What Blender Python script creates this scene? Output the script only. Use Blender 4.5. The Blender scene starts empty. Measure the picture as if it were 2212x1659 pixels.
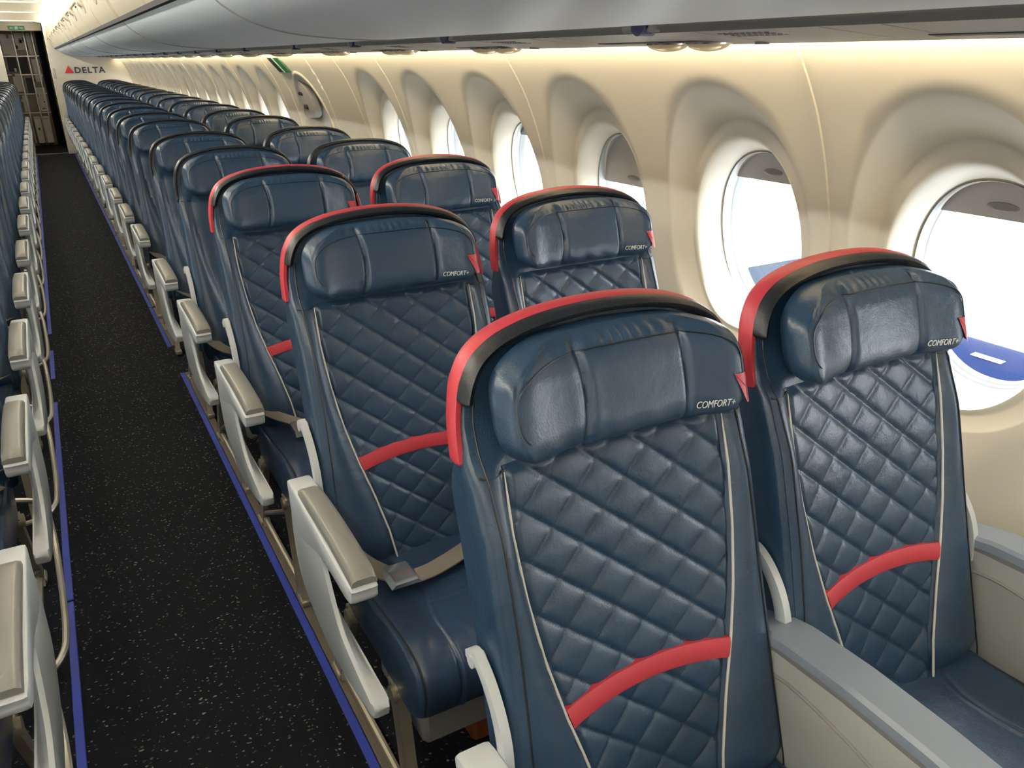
import bpy, math, random
from mathutils import Vector, Matrix
random.seed(7)
scene = bpy.context.scene
COL = scene.collection
PI = math.pi

# ------------------------------------------------------------------ camera
CAM_H, F_PX = 1.5354, 1716.3
yaw, pit, rol = math.radians(29.18), math.radians(-22.43), math.radians(-0.457)
fw = Vector((math.sin(yaw)*math.cos(pit), math.cos(yaw)*math.cos(pit), math.sin(pit)))
rt = Vector((math.cos(yaw), -math.sin(yaw), 0)); up = rt.cross(fw)
rt2 = rt*math.cos(rol)+up*math.sin(rol); up2 = -rt*math.sin(rol)+up*math.cos(rol)
cam_data = bpy.data.cameras.new('camera'); cam = bpy.data.objects.new('camera', cam_data); COL.objects.link(cam)
m = Matrix((rt2, up2, -fw)).transposed().to_4x4(); m.translation = Vector((0, 0, CAM_H)); cam.matrix_world = m
cam_data.sensor_width = 36; cam_data.lens = 36*F_PX/2212; cam_data.clip_start = 0.02
scene.camera = cam
# ------------------------------------------------------------------ world, exposure
world = bpy.data.worlds.new('daylight'); scene.world = world; world.use_nodes = True
bg = world.node_tree.nodes['Background']; bg.inputs[0].default_value = (0.93, 0.97, 1.0, 1); bg.inputs[1].default_value = 6.0
vs = scene.view_settings
vs.view_transform = 'Standard'; vs.look = 'None'; vs.gamma = 1; vs.use_curve_mapping = False; vs.exposure = 0.76
scene.cycles.max_bounces = 8; scene.cycles.diffuse_bounces = 5; scene.cycles.glossy_bounces = 3
scene.cycles.transparent_max_bounces = 12; scene.cycles.caustics_reflective = False; scene.cycles.caustics_refractive = False
scene.cycles.sample_clamp_indirect = 6
COVE_E, CEIL_E = 25.0, 62.0     # emission of the wall wash strip and of the ceiling strips

# ------------------------------------------------------------------ helpers
def tag(o, label=None, cat=None, group=None, kind=None):
    if label: o['label'] = label
    if cat: o['category'] = cat
    if group: o['group'] = group
    if kind: o['kind'] = kind
    return o
def empty(name, loc, label, cat, group=None):
    o = bpy.data.objects.new(name, None); COL.objects.link(o); o.location = loc; o.empty_display_size = .1
    return tag(o, label, cat, group)
def finish(me, smooth=True, ang=40):
    me.validate(); me.update()
    if smooth:
        for p in me.polygons: p.use_smooth = True
        try: me.set_sharp_from_angle(angle=math.radians(ang))
        except Exception: pass
    return me
class MB:
    """collects vertices and faces, builds ONE mesh"""
    def __init__(s): s.v = []; s.f = []; s.uv = {}
    def add(s, vs, fs, uvs=None):
        n = len(s.v); s.v += [tuple(p) for p in vs]; s.f += [tuple(i+n for i in f) for f in fs]
        if uvs:
            for i, c in enumerate(uvs): s.uv[n+i] = c
        return s
    def box(s, x0, x1, y0, y1, z0, z1, b=0.0):
        if b <= 0:
            vs = [(x, y, z) for x in (x0, x1) for y in (y0, y1) for z in (z0, z1)]
            return s.add(vs, [(0,1,3,2),(4,6,7,5),(0,4,5,1),(2,3,7,6),(0,2,6,4),(1,5,7,3)])
        b = min(b, abs(x1-x0)*.49, abs(y1-y0)*.49, abs(z1-z0)*.49)
        vs = []; idx = {}
        for ix, x in enumerate((x0, x1)):
            for iy, y in enumerate((y0, y1)):
                for iz, z in enumerate((z0, z1)):
                    sx, sy, sz = (1, -1)[ix], (1, -1)[iy], (1, -1)[iz]
                    for a in range(3):
                        idx[ix, iy, iz, a] = len(vs)
                        vs.append((x+sx*b*(a != 0), y+sy*b*(a != 1), z+sz*b*(a != 2)))
        fs = []
        for a in range(3):
            for k in (0, 1):
                q = []
                for (p, r) in ((0,0),(0,1),(1,1),(1,0)):
                    c = [p, r]; c.insert(a, k); q.append(idx[c[0], c[1], c[2], a])
                fs.append(tuple(q) if k ^ (a == 1) else tuple(q[::-1]))
        for a in range(3):           # edges running along axis a
            o1, o2 = [i for i in range(3) if i != a]
            for p in (0, 1):
                for r in (0, 1):
                    def g(k, ax):
                        c = [0, 0, 0]; c[a] = k; c[o1] = p; c[o2] = r; return idx[c[0], c[1], c[2], ax]
                    fs.append((g(0, o1), g(1, o1), g(1, o2), g(0, o2)))
        for ix in (0, 1):
            for iy in (0, 1):
                for iz in (0, 1): fs.append(tuple(idx[ix, iy, iz, a] for a in range(3)))
        return s.add(vs, fs)
    def rings(s, rings, closed=True, caps=True, uvs=None):
        n = len(rings[0]); vs = [p for r in rings for p in r]; fs = []
        for i in range(len(rings)-1):
            for j in range(n if closed else n-1):
                k = (j+1) % n; fs.append((i*n+j, i*n+k, (i+1)*n+k, (i+1)*n+j))
        if caps: fs.append(tuple(range(n-1, -1, -1))); fs.append(tuple((len(rings)-1)*n+j for j in range(n)))
        return s.add(vs, fs, uvs)
    def tube(s, pts, r, n=10, caps=True):
        pts = [Vector(p) for p in pts]; R = []
        prev = None
        for i, p in enumerate(pts):
            d = (pts[min(i+1, len(pts)-1)]-pts[max(i-1, 0)]).normalized()
            if prev is None:
                a = Vector((0, 0, 1)) if abs(d.z) < .9 else Vector((1, 0, 0))
                u = d.cross(a).normalized()
            else: u = (prev-d*prev.dot(d)).normalized()
            w = d.cross(u); prev = u; rr = r[i] if isinstance(r, (list, tuple)) else r
            R.append([p+u*rr*math.cos(2*PI*k/n)+w*rr*math.sin(2*PI*k/n) for k in range(n)])
        return s.rings(R, True, caps)
    def prism(s, poly, x0, x1, poly2=None):
        """poly of (y,z) at x0 joined to poly2 (or poly) at x1"""
        p2 = poly2 or poly
        return s.rings([[(x0, y, z) for y, z in poly], [(x1, y, z) for y, z in p2]])
    def disc(s, c, r, ax='z', n=20, h=.002, ry=None):
        ry = ry or r; R = []
        for k in (0, 1):
            ring = []
            for i in range(n):
                a = 2*PI*i/n; u, w = r*math.cos(a), ry*math.sin(a)
                ring.append({'z': (c[0]+u, c[1]+w, c[2]+k*h), 'x': (c[0]+k*h, c[1]+u, c[2]+w), 'y': (c[0]+u, c[1]+k*h, c[2]+w)}[ax])
            R.append(ring)
        return s.rings(R)
    def mesh(s, name, mat, smooth=True, ang=40):
        me = bpy.data.meshes.new(name); me.from_pydata(s.v, [], s.f)
        if s.uv:
            l = me.uv_layers.new(name='UVMap')
            for lp in me.loops: l.data[lp.index].uv = s.uv.get(lp.vertex_index, (0, 0))
        if mat: me.materials.append(mat)
        import bmesh
        bm = bmesh.new(); bm.from_mesh(me); bmesh.ops.recalc_face_normals(bm, faces=bm.faces); bm.to_mesh(me); bm.free()
        return finish(me, smooth, ang)
    def build(s, name, mat, parent=None, smooth=True, ang=40):
        return put(name, s.mesh(name, mat, smooth, ang), parent)
def put(name, me, parent=None):
    o = bpy.data.objects.new(name, me); COL.objects.link(o)
    if parent: o.parent = parent
    return o
def lerp(a, b, t): return a+(b-a)*t
def sstep(a, b, x):
    t = max(0, min(1, (x-a)/(b-a))); return t*t*(3-2*t)
def table(tab):
    def f(z):
        if z <= tab[0][0]: return tab[0][1]
        for (a, p), (b, q) in zip(tab, tab[1:]):
            if z <= b: return lerp(p, q, (z-a)/(b-a))
        return tab[-1][1]
    return f
def spline(pts, k=6, closed=False):
    out = []; n = len(pts); rng = n if closed else n-1
    g = (lambda i: Vector(pts[i % n])) if closed else (lambda i: Vector(pts[max(0, min(n-1, i))]))
    for i in range(rng):
        p0, p1, p2, p3 = g(i-1), g(i), g(i+1), g(i+2)
        for j in range(k):
            t = j/k
            out.append(.5*((2*p1)+(-p0+p2)*t+(2*p0-5*p1+4*p2-p3)*t*t+(-p0+3*p1-3*p2+p3)*t**3))
    if not closed: out.append(g(n-1))
    return [tuple(p) for p in out]

# ------------------------------------------------------------------ materials
def mat(name, col, rough=.5, metal=0, spec=.5, bump=None, noise=None, emit=None, coat=0):
    m = bpy.data.materials.new(name); m.use_nodes = True; nt = m.node_tree; b = nt.nodes['Principled BSDF']
    b.inputs['Base Color'].default_value = (*col, 1); b.inputs['Roughness'].default_value = rough
    b.inputs['Metallic'].default_value = metal; b.inputs['Specular IOR Level'].default_value = spec
    b.inputs['Coat Weight'].default_value = coat
    tc = nt.nodes.new('ShaderNodeTexCoord')
    if noise:   # (scale, amount) slight colour variation
        n = nt.nodes.new('ShaderNodeTexNoise'); n.inputs['Scale'].default_value = noise[0]; n.inputs['Detail'].default_value = 4
        nt.links.new(tc.outputs['Object'], n.inputs['Vector'])
        mx = nt.nodes.new('ShaderNodeMix'); mx.data_type = 'RGBA'
        mx.inputs['A'].default_value = tuple(c*(1-noise[1]) for c in col)+(1,)
        mx.inputs['B'].default_value = tuple(min(1, c*(1+noise[1])) for c in col)+(1,)
        nt.links.new(n.outputs['Fac'], mx.inputs['Factor']); nt.links.new(mx.outputs['Result'], b.inputs['Base Color'])
    if bump:    # list of (scale, distance)
        last = None
        for sc, dist in bump:
            n = nt.nodes.new('ShaderNodeTexNoise'); n.inputs['Scale'].default_value = sc; n.inputs['Detail'].default_value = 3
            nt.links.new(tc.outputs['Object'], n.inputs['Vector'])
            bp = nt.nodes.new('ShaderNodeBump'); bp.inputs['Distance'].default_value = dist; bp.inputs['Strength'].default_value = 1
            nt.links.new(n.outputs['Fac'], bp.inputs['Height'])
            if last: nt.links.new(last.outputs['Normal'], bp.inputs['Normal'])
            last = bp
        nt.links.new(last.outputs['Normal'], b.inputs['Normal'])
    if emit:
        b.inputs['Emission Color'].default_value = (*emit[0], 1); b.inputs['Emission Strength'].default_value = emit[1]
    return m
NAVY = (.020, .048, .096)
M = {}
M['leather'] = mat('navy_leather', NAVY, .33, spec=.6, bump=[(320, .0004), (14, .0035)], noise=(6, .12))
M['leather_dark'] = mat('dark_edge_leather', (.012, .015, .02), .38, bump=[(300, .0004), (30, .002)])
M['leather_cush'] = mat('navy_cushion_leather', (.022, .048, .098), .33, spec=.6, bump=[(320, .0003), (9, .004)], noise=(5, .12))
M['red'] = mat('red_leather', (.47, .04, .06), .42, bump=[(300, .0003)])
M['piping'] = mat('pale_piping', (.62, .61, .57), .5)
M['shell'] = mat('seat_shell_plastic', (.36, .36, .35), .45, bump=[(500, .0001)])
M['arm'] = mat('armrest_white_plastic', (.53, .565, .59), .38, bump=[(600, .0001)], noise=(3, .05))
M['pad'] = mat('armrest_grey_pad', (.19, .19, .18), .34, bump=[(700, .0001)])
M['shroud'] = mat('cream_shroud_plastic', (.37, .38, .35), .42, noise=(2, .05))
M['metal'] = mat('seat_leg_metal', (.34, .31, .24), .42, metal=.6, noise=(12, .2))
M['alu'] = mat('brushed_aluminium', (.55, .52, .45), .35, metal=.8)
M['chrome'] = mat('buckle_metal', (.75, .76, .76), .22, metal=.9)
M['belt'] = mat('grey_belt_webbing', (.20, .18, .155), .7, bump=[(400, .0005)])
M['black'] = mat('black_plastic', (.006, .006, .007), .45)
M['white'] = mat('white_plastic', (.78, .78, .76), .35)
M['letter'] = mat('pale_print', (.75, .75, .72), .5)
M['wall'] = mat('cream_wall_panel', (.60, .565, .475), .45, bump=[(700, .00008)], noise=(1.5, .03))
M['bezel'] = mat('window_white_bezel', (.36, .385, .40), .3)
M['shade'] = mat('window_shade_grey', (.42, .40, .385), .5)
M['shade_d'] = mat('shade_handle_grey', (.20, .195, .185), .3)
M['bin'] = mat('grey_bin_plastic', (.66, .72, .76), .42, bump=[(900, .00006)], noise=(2, .03))
M['bin_cream'] = mat('cream_bin_front', (.50, .44, .33), .4, noise=(2, .03))
M['rail'] = mat('grey_rail', (.17, .17, .165), .4)
M['psu'] = mat('service_panel_plastic', (.27, .27, .26), .45)
M['dark'] = mat('dark_gap', (.02, .02, .022), .6)
M['grill'] = mat('grill_grey', (.18, .18, .18), .5)
M['lens'] = mat('reading_lamp_lens', (.85, .70, .42), .2, metal=.2)  # gold colour stands in for cove and wall light shining through unlit domes
M['blue'] = mat('blue_marker', (.006, .014, .09), .35)
M['floorblue'] = mat('blue_track_cover', (.018, .040, .33), .45, noise=(9, .25))
M['tan'] = mat('tan_track_rail', (.10, .085, .062), .5, noise=(8, .2))
M['ceil'] = mat('cream_ceiling', (.50, .43, .30), .5)
M['cove'] = mat('warm_light_strip', (.9, .8, .6), .5, emit=((1.0, .83, .58), COVE_E))
M['ceil_l'] = mat('ceiling_light_strip', (.9, .85, .7), .5, emit=((.97, .98, .96), CEIL_E))
M['ceil_bar'] = mat('ceiling_bar_glow', (.9, .85, .7), .5, emit=((1.0, .88, .66), 2.2))
M['green'] = mat('green_sign', (.012, .10, .035), .4, emit=((.02, .25, .07), .05))
M['greenlit'] = mat('pale_sign_mark', (.3, .45, .3), .4)
M['brown'] = mat('galley_brown', (.19, .145, .10), .4, noise=(7, .2))
M['galley'] = mat('galley_cream', (.60, .56, .47), .4, noise=(9, .12))
M['orange'] = mat('orange_box', (.20, .055, .02), .5, noise=(20, .3))
M['nacelle'] = mat('blue_engine_paint', (.0008, .0085, .050), .8, spec=.04)
M['outgrey'] = mat('pale_blue_structure', (.034, .044, .062), .8, spec=.04)

def glass():
    m = bpy.data.materials.new('window_glass'); m.use_nodes = True; nt = m.node_tree; nt.nodes.clear()
    o = nt.nodes.new('ShaderNodeOutputMaterial'); t = nt.nodes.new('ShaderNodeBsdfTransparent'); g = nt.nodes.new('ShaderNodeBsdfGlossy')
    t.inputs[0].default_value = (.97, .98, .98, 1); g.inputs['Roughness'].default_value = .05
    x = nt.nodes.new('ShaderNodeMixShader'); x.inputs[0].default_value = .05
    nt.links.new(t.outputs[0], x.inputs[1]); nt.links.new(g.outputs[0], x.inputs[2]); nt.links.new(x.outputs[0], o.inputs[0]); return m
M['glass'] = glass()

def carpet():
    m = bpy.data.materials.new('flecked_carpet'); m.use_nodes = True; nt = m.node_tree; N = nt.nodes; L = nt.links; b = N['Principled BSDF']
    tc = N.new('ShaderNodeTexCoord')
    wob = N.new('ShaderNodeTexNoise'); wob.inputs['Scale'].default_value = 40; L.new(tc.outputs['Object'], wob.inputs['Vector'])
    ad = N.new('ShaderNodeVectorMath'); ad.operation = 'MULTIPLY_ADD'; L.new(wob.outputs['Color'], ad.inputs[0]); ad.inputs[1].default_value = (.02, .02, 0); L.new(tc.outputs['Object'], ad.inputs[2])
    mp = N.new('ShaderNodeMapping'); mp.inputs['Scale'].default_value = (1, 1.35, 1); L.new(ad.outputs[0], mp.inputs['Vector'])
    v = N.new('ShaderNodeTexVoronoi'); v.inputs['Scale'].default_value = 72; L.new(mp.outputs[0], v.inputs['Vector'])
    lt = N.new('ShaderNodeMath'); lt.operation = 'LESS_THAN'; lt.inputs[1].default_value = .235; L.new(v.outputs['Distance'], lt.inputs[0])
    sp = N.new('ShaderNodeSeparateColor'); L.new(v.outputs['Color'], sp.inputs[0])
    g = N.new('ShaderNodeMath'); g.operation = 'GREATER_THAN'; g.inputs[1].default_value = .32; L.new(sp.outputs[0], g.inputs[0])
    mu = N.new('ShaderNodeMath'); mu.operation = 'MULTIPLY'; L.new(lt.outputs[0], mu.inputs[0]); L.new(g.outputs[0], mu.inputs[1])
    mu2 = N.new('ShaderNodeMath'); mu2.operation = 'MULTIPLY'; L.new(mu.outputs[0], mu2.inputs[0]); L.new(sp.outputs[1], mu2.inputs[1])
    mx = N.new('ShaderNodeMix'); mx.data_type = 'RGBA'; mx.inputs['A'].default_value = (.0055, .0070, .0110, 1); mx.inputs['B'].default_value = (.24, .225, .20, 1)
    L.new(mu2.outputs[0], mx.inputs['Factor']); L.new(mx.outputs['Result'], b.inputs['Base Color'])
    b.inputs['Roughness'].default_value = .9; b.inputs['Specular IOR Level'].default_value = .15
    n = N.new('ShaderNodeTexNoise'); n.inputs['Scale'].default_value = 600; L.new(tc.outputs['Object'], n.inputs['Vector'])
    bp = N.new('ShaderNodeBump'); bp.inputs['Distance'].default_value = .002; L.new(n.outputs['Fac'], bp.inputs['Height']); L.new(bp.outputs[0], b.inputs['Normal'])
    return m
M['carpet'] = carpet()

def quilt_mat():
    """navy leather with stitch dashes; UV carries the two quilting line coordinates"""
    m = M['leather'].copy(); m.name = 'quilted_navy_leather'; nt = m.node_tree; N = nt.nodes; L = nt.links; b = N['Principled BSDF']
    uv = N.new('ShaderNodeUVMap'); uv.uv_map = 'UVMap'; s = N.new('ShaderNodeSeparateXYZ'); L.new(uv.outputs[0], s.inputs[0])
    def mth(op, a, c=None):
        n = N.new('ShaderNodeMath'); n.operation = op
        for i, q in enumerate((a, c)):
            if q is None: continue
            if isinstance(q, (int, float)): n.inputs[i].default_value = q
            else: L.new(q, n.inputs[i])
        return n.outputs[0]
    def dash(u, v):
        f = mth('ABSOLUTE', mth('SUBTRACT', mth('FRACT', mth('ADD', u, .5)), .5))
        line = mth('LESS_THAN', f, .022)
        d = mth('LESS_THAN', mth('FRACT', mth('MULTIPLY', v, 13)), .6)
        return mth('MULTIPLY', line, d)
    mask = dash(s.outputs[0], s.outputs[1])
    tot = mask
    src = b.inputs['Base Color'].links[0].from_socket
    mx = N.new('ShaderNodeMix'); mx.data_type = 'RGBA'; L.new(src, mx.inputs['A']); mx.inputs['B'].default_value = (.004, .012, .028, 1)
    L.new(mth('MULTIPLY', tot, .7), mx.inputs['Factor']); L.new(mx.outputs['Result'], b.inputs['Base Color'])
    bp = N.new('ShaderNodeBump'); bp.invert = True; bp.inputs['Distance'].default_value = .0015; L.new(tot, bp.inputs['Height'])
    L.new(b.inputs['Normal'].links[0].from_socket, bp.inputs['Normal']); L.new(bp.outputs[0], b.inputs['Normal'])
    return m
M['quilt'] = quilt_mat()

# ------------------------------------------------------------------ cabin shell
wall_x = table([(-.2, 1.33), (0, 1.41), (.15, 1.47), (.3, 1.515), (.5, 1.555), (.7, 1.573), (.95, 1.57), (1.13, 1.545), (1.3, 1.495), (1.42, 1.445), (1.5, 1.395), (1.54, 1.365), (1.6, 1.325), (1.66, 1.275)])
MIRX = -.14
Y0, Y1 = -2.48, 16.47
def wall_pt(y, z, d, side):
    # smooth profile by small averaging
    x = (wall_x(z-.05)+2*wall_x(z)+wall_x(z+.05))/4 + d
    return (x if side > 0 else MIRX-x, y, z)
ZB, ZT = 0.0, 1.66
def se(phi, a, b, e=2.2):
    c, s = math.cos(phi), math.sin(phi)
    return a*math.copysign(abs(c)**(2/e), c), b*math.copysign(abs(s)**(2/e), s)
WZ = 1.065
def window_cell(mb, yc, y0, y1, side, N=104, A=.262, BU=.405, BD=.285, a=.170, bi=.230, deep=.150, zc=WZ):
    rings = []
    angs = [2*PI*(i+.5)/N for i in range(N)]
    for (cy, cz) in ((y0, ZB), (y0, ZT), (y1, ZB), (y1, ZT)):     # keep the corners exact
        t = math.atan2(cz-zc, cy-yc) % (2*PI); k = min(range(N), key=lambda i: abs(((angs[i]-t+PI) % (2*PI))-PI)); angs[k] = t
    prof = []
    nout = 7; nin = 22
    for i in range(nout): prof.append(('o', i/nout))
    for i in range(nin+1): prof.append(('i', i/nin))
    for kind, s in prof:
        ring = []
        for t in angs:
            dy, dz = math.cos(t), math.sin(t)
            # radial hits
            def rad(AA, BB): 
                e = 2.15; return 1/((abs(dy)/AA)**e+(abs(dz)/BB)**e)**(1/e)
            rO = rad(A, BU if dz > 0 else BD); rI = rad(a, bi)
            rB = min(((y1 if dy > 0 else y0)-yc)/dy if abs(dy) > 1e-9 else 1e9, ((ZT if dz > 0 else ZB)-zc)/dz if abs(dz) > 1e-9 else 1e9)
            rO = min(rO, rB*.96)
            if kind == 'o':
                r = lerp(rB, rO, s); d = 0
            else:
                r = lerp(rO, rI, s); g = (rO-rI)/(BU-bi); g = max(.35, min(1, g))
                q = min(1, s/.50); d = (.088*(q+.20*q*(1-q))*sstep(-.02, .05, s)*(1-.14*sstep(.48, .72, s)))*g; d += (deep-.076*g)*sstep(.70, 1, s)**1.5
            ring.append(wall_pt(yc+r*dy, zc+r*dz, d, side))
        rings.append(ring)
    mb.rings(rings, True, False)
def flat_cell(mb, y0, y1, side):
    zs = [ZB+(ZT-ZB)*i/40 for i in range(41)]
    mb.rings([[wall_pt(y, z, 0, side) for z in zs] for y in (y0, y1)], False, False)
win_y = [.935+.62*k for k in range(-5, 6)]
far_y = [6.24+.62*k for k in range(17)]
EXIT = (4.88, 5.66)
for side, nm in ((1, 'wall_right'), (-1, 'wall_left')):
    w = MB()
    for yc in win_y: window_cell(w, yc, yc-.31, yc+.31, side)
    for yc in far_y: window_cell(w, yc, yc-.31, yc+.31, side, N=72)
    flat_cell(w, win_y[-1]+.31, EXIT[0], side)
    window_cell(w, 5.27, EXIT[0], EXIT[1], side, A=.31, BU=.41, BD=.5, a=.12, bi=.17, deep=.14, zc=1.02)
    flat_cell(w, EXIT[1], far_y[0]-.31, side)
    flat_cell(w, win_y[0]-.31-.2, win_y[0]-.31, side)
    tag(w.build(nm, M['wall'], ang=60), kind='structure')
# window frames, panes, shades
shade_low = {0: .075, 1: .075, 2: .165, 3: .05, 4: .05, 5: .06}
wn = 0; DW = .072
def add_window(yc, side, drop, a=.170, b=.230, zc=WZ):
    global wn; wn += 1
    def P(u, v, d):
        z = zc+v; x = (wall_x(zc-.05)+2*wall_x(zc)+wall_x(zc+.05))/4+d+DW-.17*max(-.25, min(.25, v))*1.0
        return (x if side > 0 else MIRX-x, yc+u, z)
    fr = MB(); rings = []
    for (s, d) in ((1.01, .05), (1.0, .080), (.985, .083), (.975, .094), (.96, .097), (.95, .107), (.94, .112)):
        rings.append([P(*[q*s for q in se(2*PI*i/64, a, b)], d) for i in range(64)])
    fr.rings(rings, True, False)
    f = fr.build('window_%d' % wn, M['bezel'], ang=35); tag(f, kind='structure')
    g = MB(); g.add([P(*[q*.945 for q in se(2*PI*i/48, a, b)], .111) for i in range(48)], [tuple(range(48))]); g.build('window_pane', M['glass'], f)
    if drop:
        sh = MB(); zcut = b*.99-drop*1.0; pts = []
        ring = [se(2*PI*i/96, a*1.0, b*1.0) for i in range(96)]
        up_ = [q for q in ring if q[1] >= zcut]; up_ = sorted(up_, key=lambda q: q[0])
        if len(up_) > 2:
            x0, x1 = up_[0][0], up_[-1][0]
            poly = [(x0-.003, zcut), *up_, (x1+.003, zcut)]
            R = [[P(u, v, d) for u, v in poly] for d in (.076, .080)]
            sh.rings(R); s_ = sh.build('window_shade', M['shade'], f, smooth=False)
            h = MB(); R = []
            for k, (q, d) in enumerate(((1, .0755), (.9, .0735), (.6, .072))):
                R.append([P(.034*q*math.cos(2*PI*i/20), zcut+.026+.010*q*math.sin(2*PI*i/20), d) for i in range(20)])
            h.rings(R, True, True); h.build('shade_handle', M['shade_d'], s_)
for side in (1, -1):
    for k, yc in enumerate(win_y): add_window(yc, side, shade_low.get(k-5, .06))
    for k, yc in enumerate(far_y): add_window(yc, side, (.05, .0, .07, .04)[k % 4])
    add_window(5.27, side, .09, a=.12, b=.17, zc=1.02)
# seams between wall panels
tn = 0
def trim(mb, m_, **k):
    global tn; tn += 1; return tag(mb.build('trim_%d' % tn, m_, **k), kind='structure')
seams = [1.245+1.24*k for k in range(-2, 3)]+[4.345, 4.86, 5.68]+[far_y[0]-.31+1.24*k for k in range(9)]
for side in (1, -1):
    for y in seams:
        t = MB(); zs = [ZB+(ZT-ZB)*i/50 for i in range(51)]
        t.rings([[wall_pt(y+dy, z, d, side) for dy, d in ((-.010, .002), (-.008, -.005), (.001, -.005), (.005, .002))] for z in zs], False, False)
        trim(t, M['wall'])
# exit hatch frame lip and handle recess
hl = MB(); R = []
for i in range(73):
    t = 2*PI*i/72; e = 2.15; dy, dz = math.cos(t), math.sin(t); r = 1/((abs(dy)/.325)**e+(abs(dz)/(.425 if dz > 0 else .52))**e)**(1/e)
    ring = []
    for k in range(10):
        q = 2*PI*k/10; rr = r+.016*math.cos(q); y, z = 5.27+rr*dy, 1.02+rr*dz; ring.append(wall_pt(y, z, .004-.012*math.sin(q), 1))
    R.append(ring)
hl.rings(R, True, False); eh = hl.build('door_1', M['wall']); tag(eh, kind='structure')
def local(o, root): o.parent = root; o.matrix_parent_inverse = Matrix.Translation(-root.location)
for zc in (1.335, 1.25):
    s = MB(); x = wall_x(zc)+.0; s.box(x+.005, x+.04, 5.40, 5.50, zc-.026, zc+.026, .008); local(s.build('grip_slot', M['black']), eh)
s = MB(); s.rings([[(wall_x(z)+d, y, z) for y, z in spline([(5.30, 1.20), (5.55, 1.18), (5.55, 1.36), (5.42, 1.41), (5.30, 1.36)], 5, True)] for d in (.006, .05)]); local(s.build('handle_cover', M['shade']), eh)

# floor
f = MB(); f.box(-1.75, 1.62, Y0-.3, 20.2, -.05, 0); tag(f.build('floor', M['carpet'], smooth=False), kind='structure')
def strip(x, segs, sg):
    for (a, b) in segs:
        t = MB(); t.box(x-.011, x+.011, a, b, 0, .006, .002); trim(t, M['floorblue'])
        if sg < 0: continue
        t = MB(); t.box(min(x+sg*.012, x+sg*.04), max(x+sg*.012, x+sg*.04), a+.01, b-.01, 0, .009, .002); trim(t, M['tan'])
strip(.385, [(-2.4, .9), (.91, 4.25), (4.72, 5.6), (5.62, 8.3), (8.32, 12.2), (12.22, 16.3)], 1)
strip(-.212, [(-2.4, 1.5), (1.51, 2.4), (2.41, 4.15), (4.5, 5.0), (5.33, 8), (8.02, 12.2), (12.22, 16.3)], -1)

# end walls
b = MB(); b.box(-1.8, 1.7, Y0-.24, Y0-.19, 0, 2.2); tag(b.build('wall_front', M['wall'], smooth=False), kind='structure')
b = MB(); b.box(.285, 1.62, 16.44, 16.50, 0, 2.14, .006); tag(b.build('wall_back', M['wall']), kind='structure')
b = MB(); b.box(-1.80, -.37, 16.44, 16.50, 0, 2.14, .006); tag(b.build('wall_back.001', M['wall']), kind='structure')
b = MB(); b.box(-1.80, 1.7, 20.0, 20.05, 0, 2.3); tag(b.build('wall_galley', M['galley'], smooth=False), kind='structure')
for s_, x in ((1, 1.62), (-1, -1.76)):
    b = MB(); b.box(min(x, x+s_*.05), max(x, x+s_*.05), 16.5, 20.0, 0, 2.3); tag(b.build('wall_entry_right' if s_ > 0 else 'wall_entry_left', M['wall'], smooth=False), kind='structure')
def text_mesh(body, size, extrude=.0006, off=0, sp=1):
    cu = bpy.data.curves.new('text', 'FONT'); cu.body = body; cu.size = size; cu.extrude = extrude; cu.align_x = 'LEFT'; cu.resolution_u = 3; cu.offset = off; cu.space_character = sp
    o = bpy.data.objects.new('tmp', cu); COL.objects.link(o)
    dg = bpy.context.evaluated_depsgraph_get(); me = bpy.data.meshes.new_from_object(o.evaluated_get(dg))
    bpy.data.objects.remove(o); bpy.data.curves.remove(cu); return me
# DELTA sign on the rear bulkhead
sg = empty('airline_sign', (.82, 16.43, 1.37), 'dark DELTA lettering with red triangle emblem on the cream rear bulkhead', 'sign')
me = text_mesh('DELTA', .135, .002, .0035, 1.22); me.materials.append(mat('dark_letters', (.03, .035, .06), .5))
me.transform(Matrix.Scale(1.02, 4, (1, 0, 0)))
o = put('lettering', me, sg); o.rotation_euler = (PI/2, 0, 0); o.location = (-.185, 0, -.05)
t = MB()
t.rings([[(x, y, z) for x, z in ((-.335, -.05), (-.265, .07), (-.195, -.05))] for y in (.0, .004)])
for q in t.v[:]: pass
t.v = [(x, y-.004, z) for x, y, z in t.v]
t.build('emblem', mat('emblem_red', (.55, .02, .03), .5), sg, smooth=False)
b = MB(); b.box(.305, .345, 16.432, 16.44, 1.24, 1.40, .003); tag(b.build('wall_placard', M['shade']), 'small grey placard at the aisle edge of the rear bulkhead', 'placard')

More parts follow.
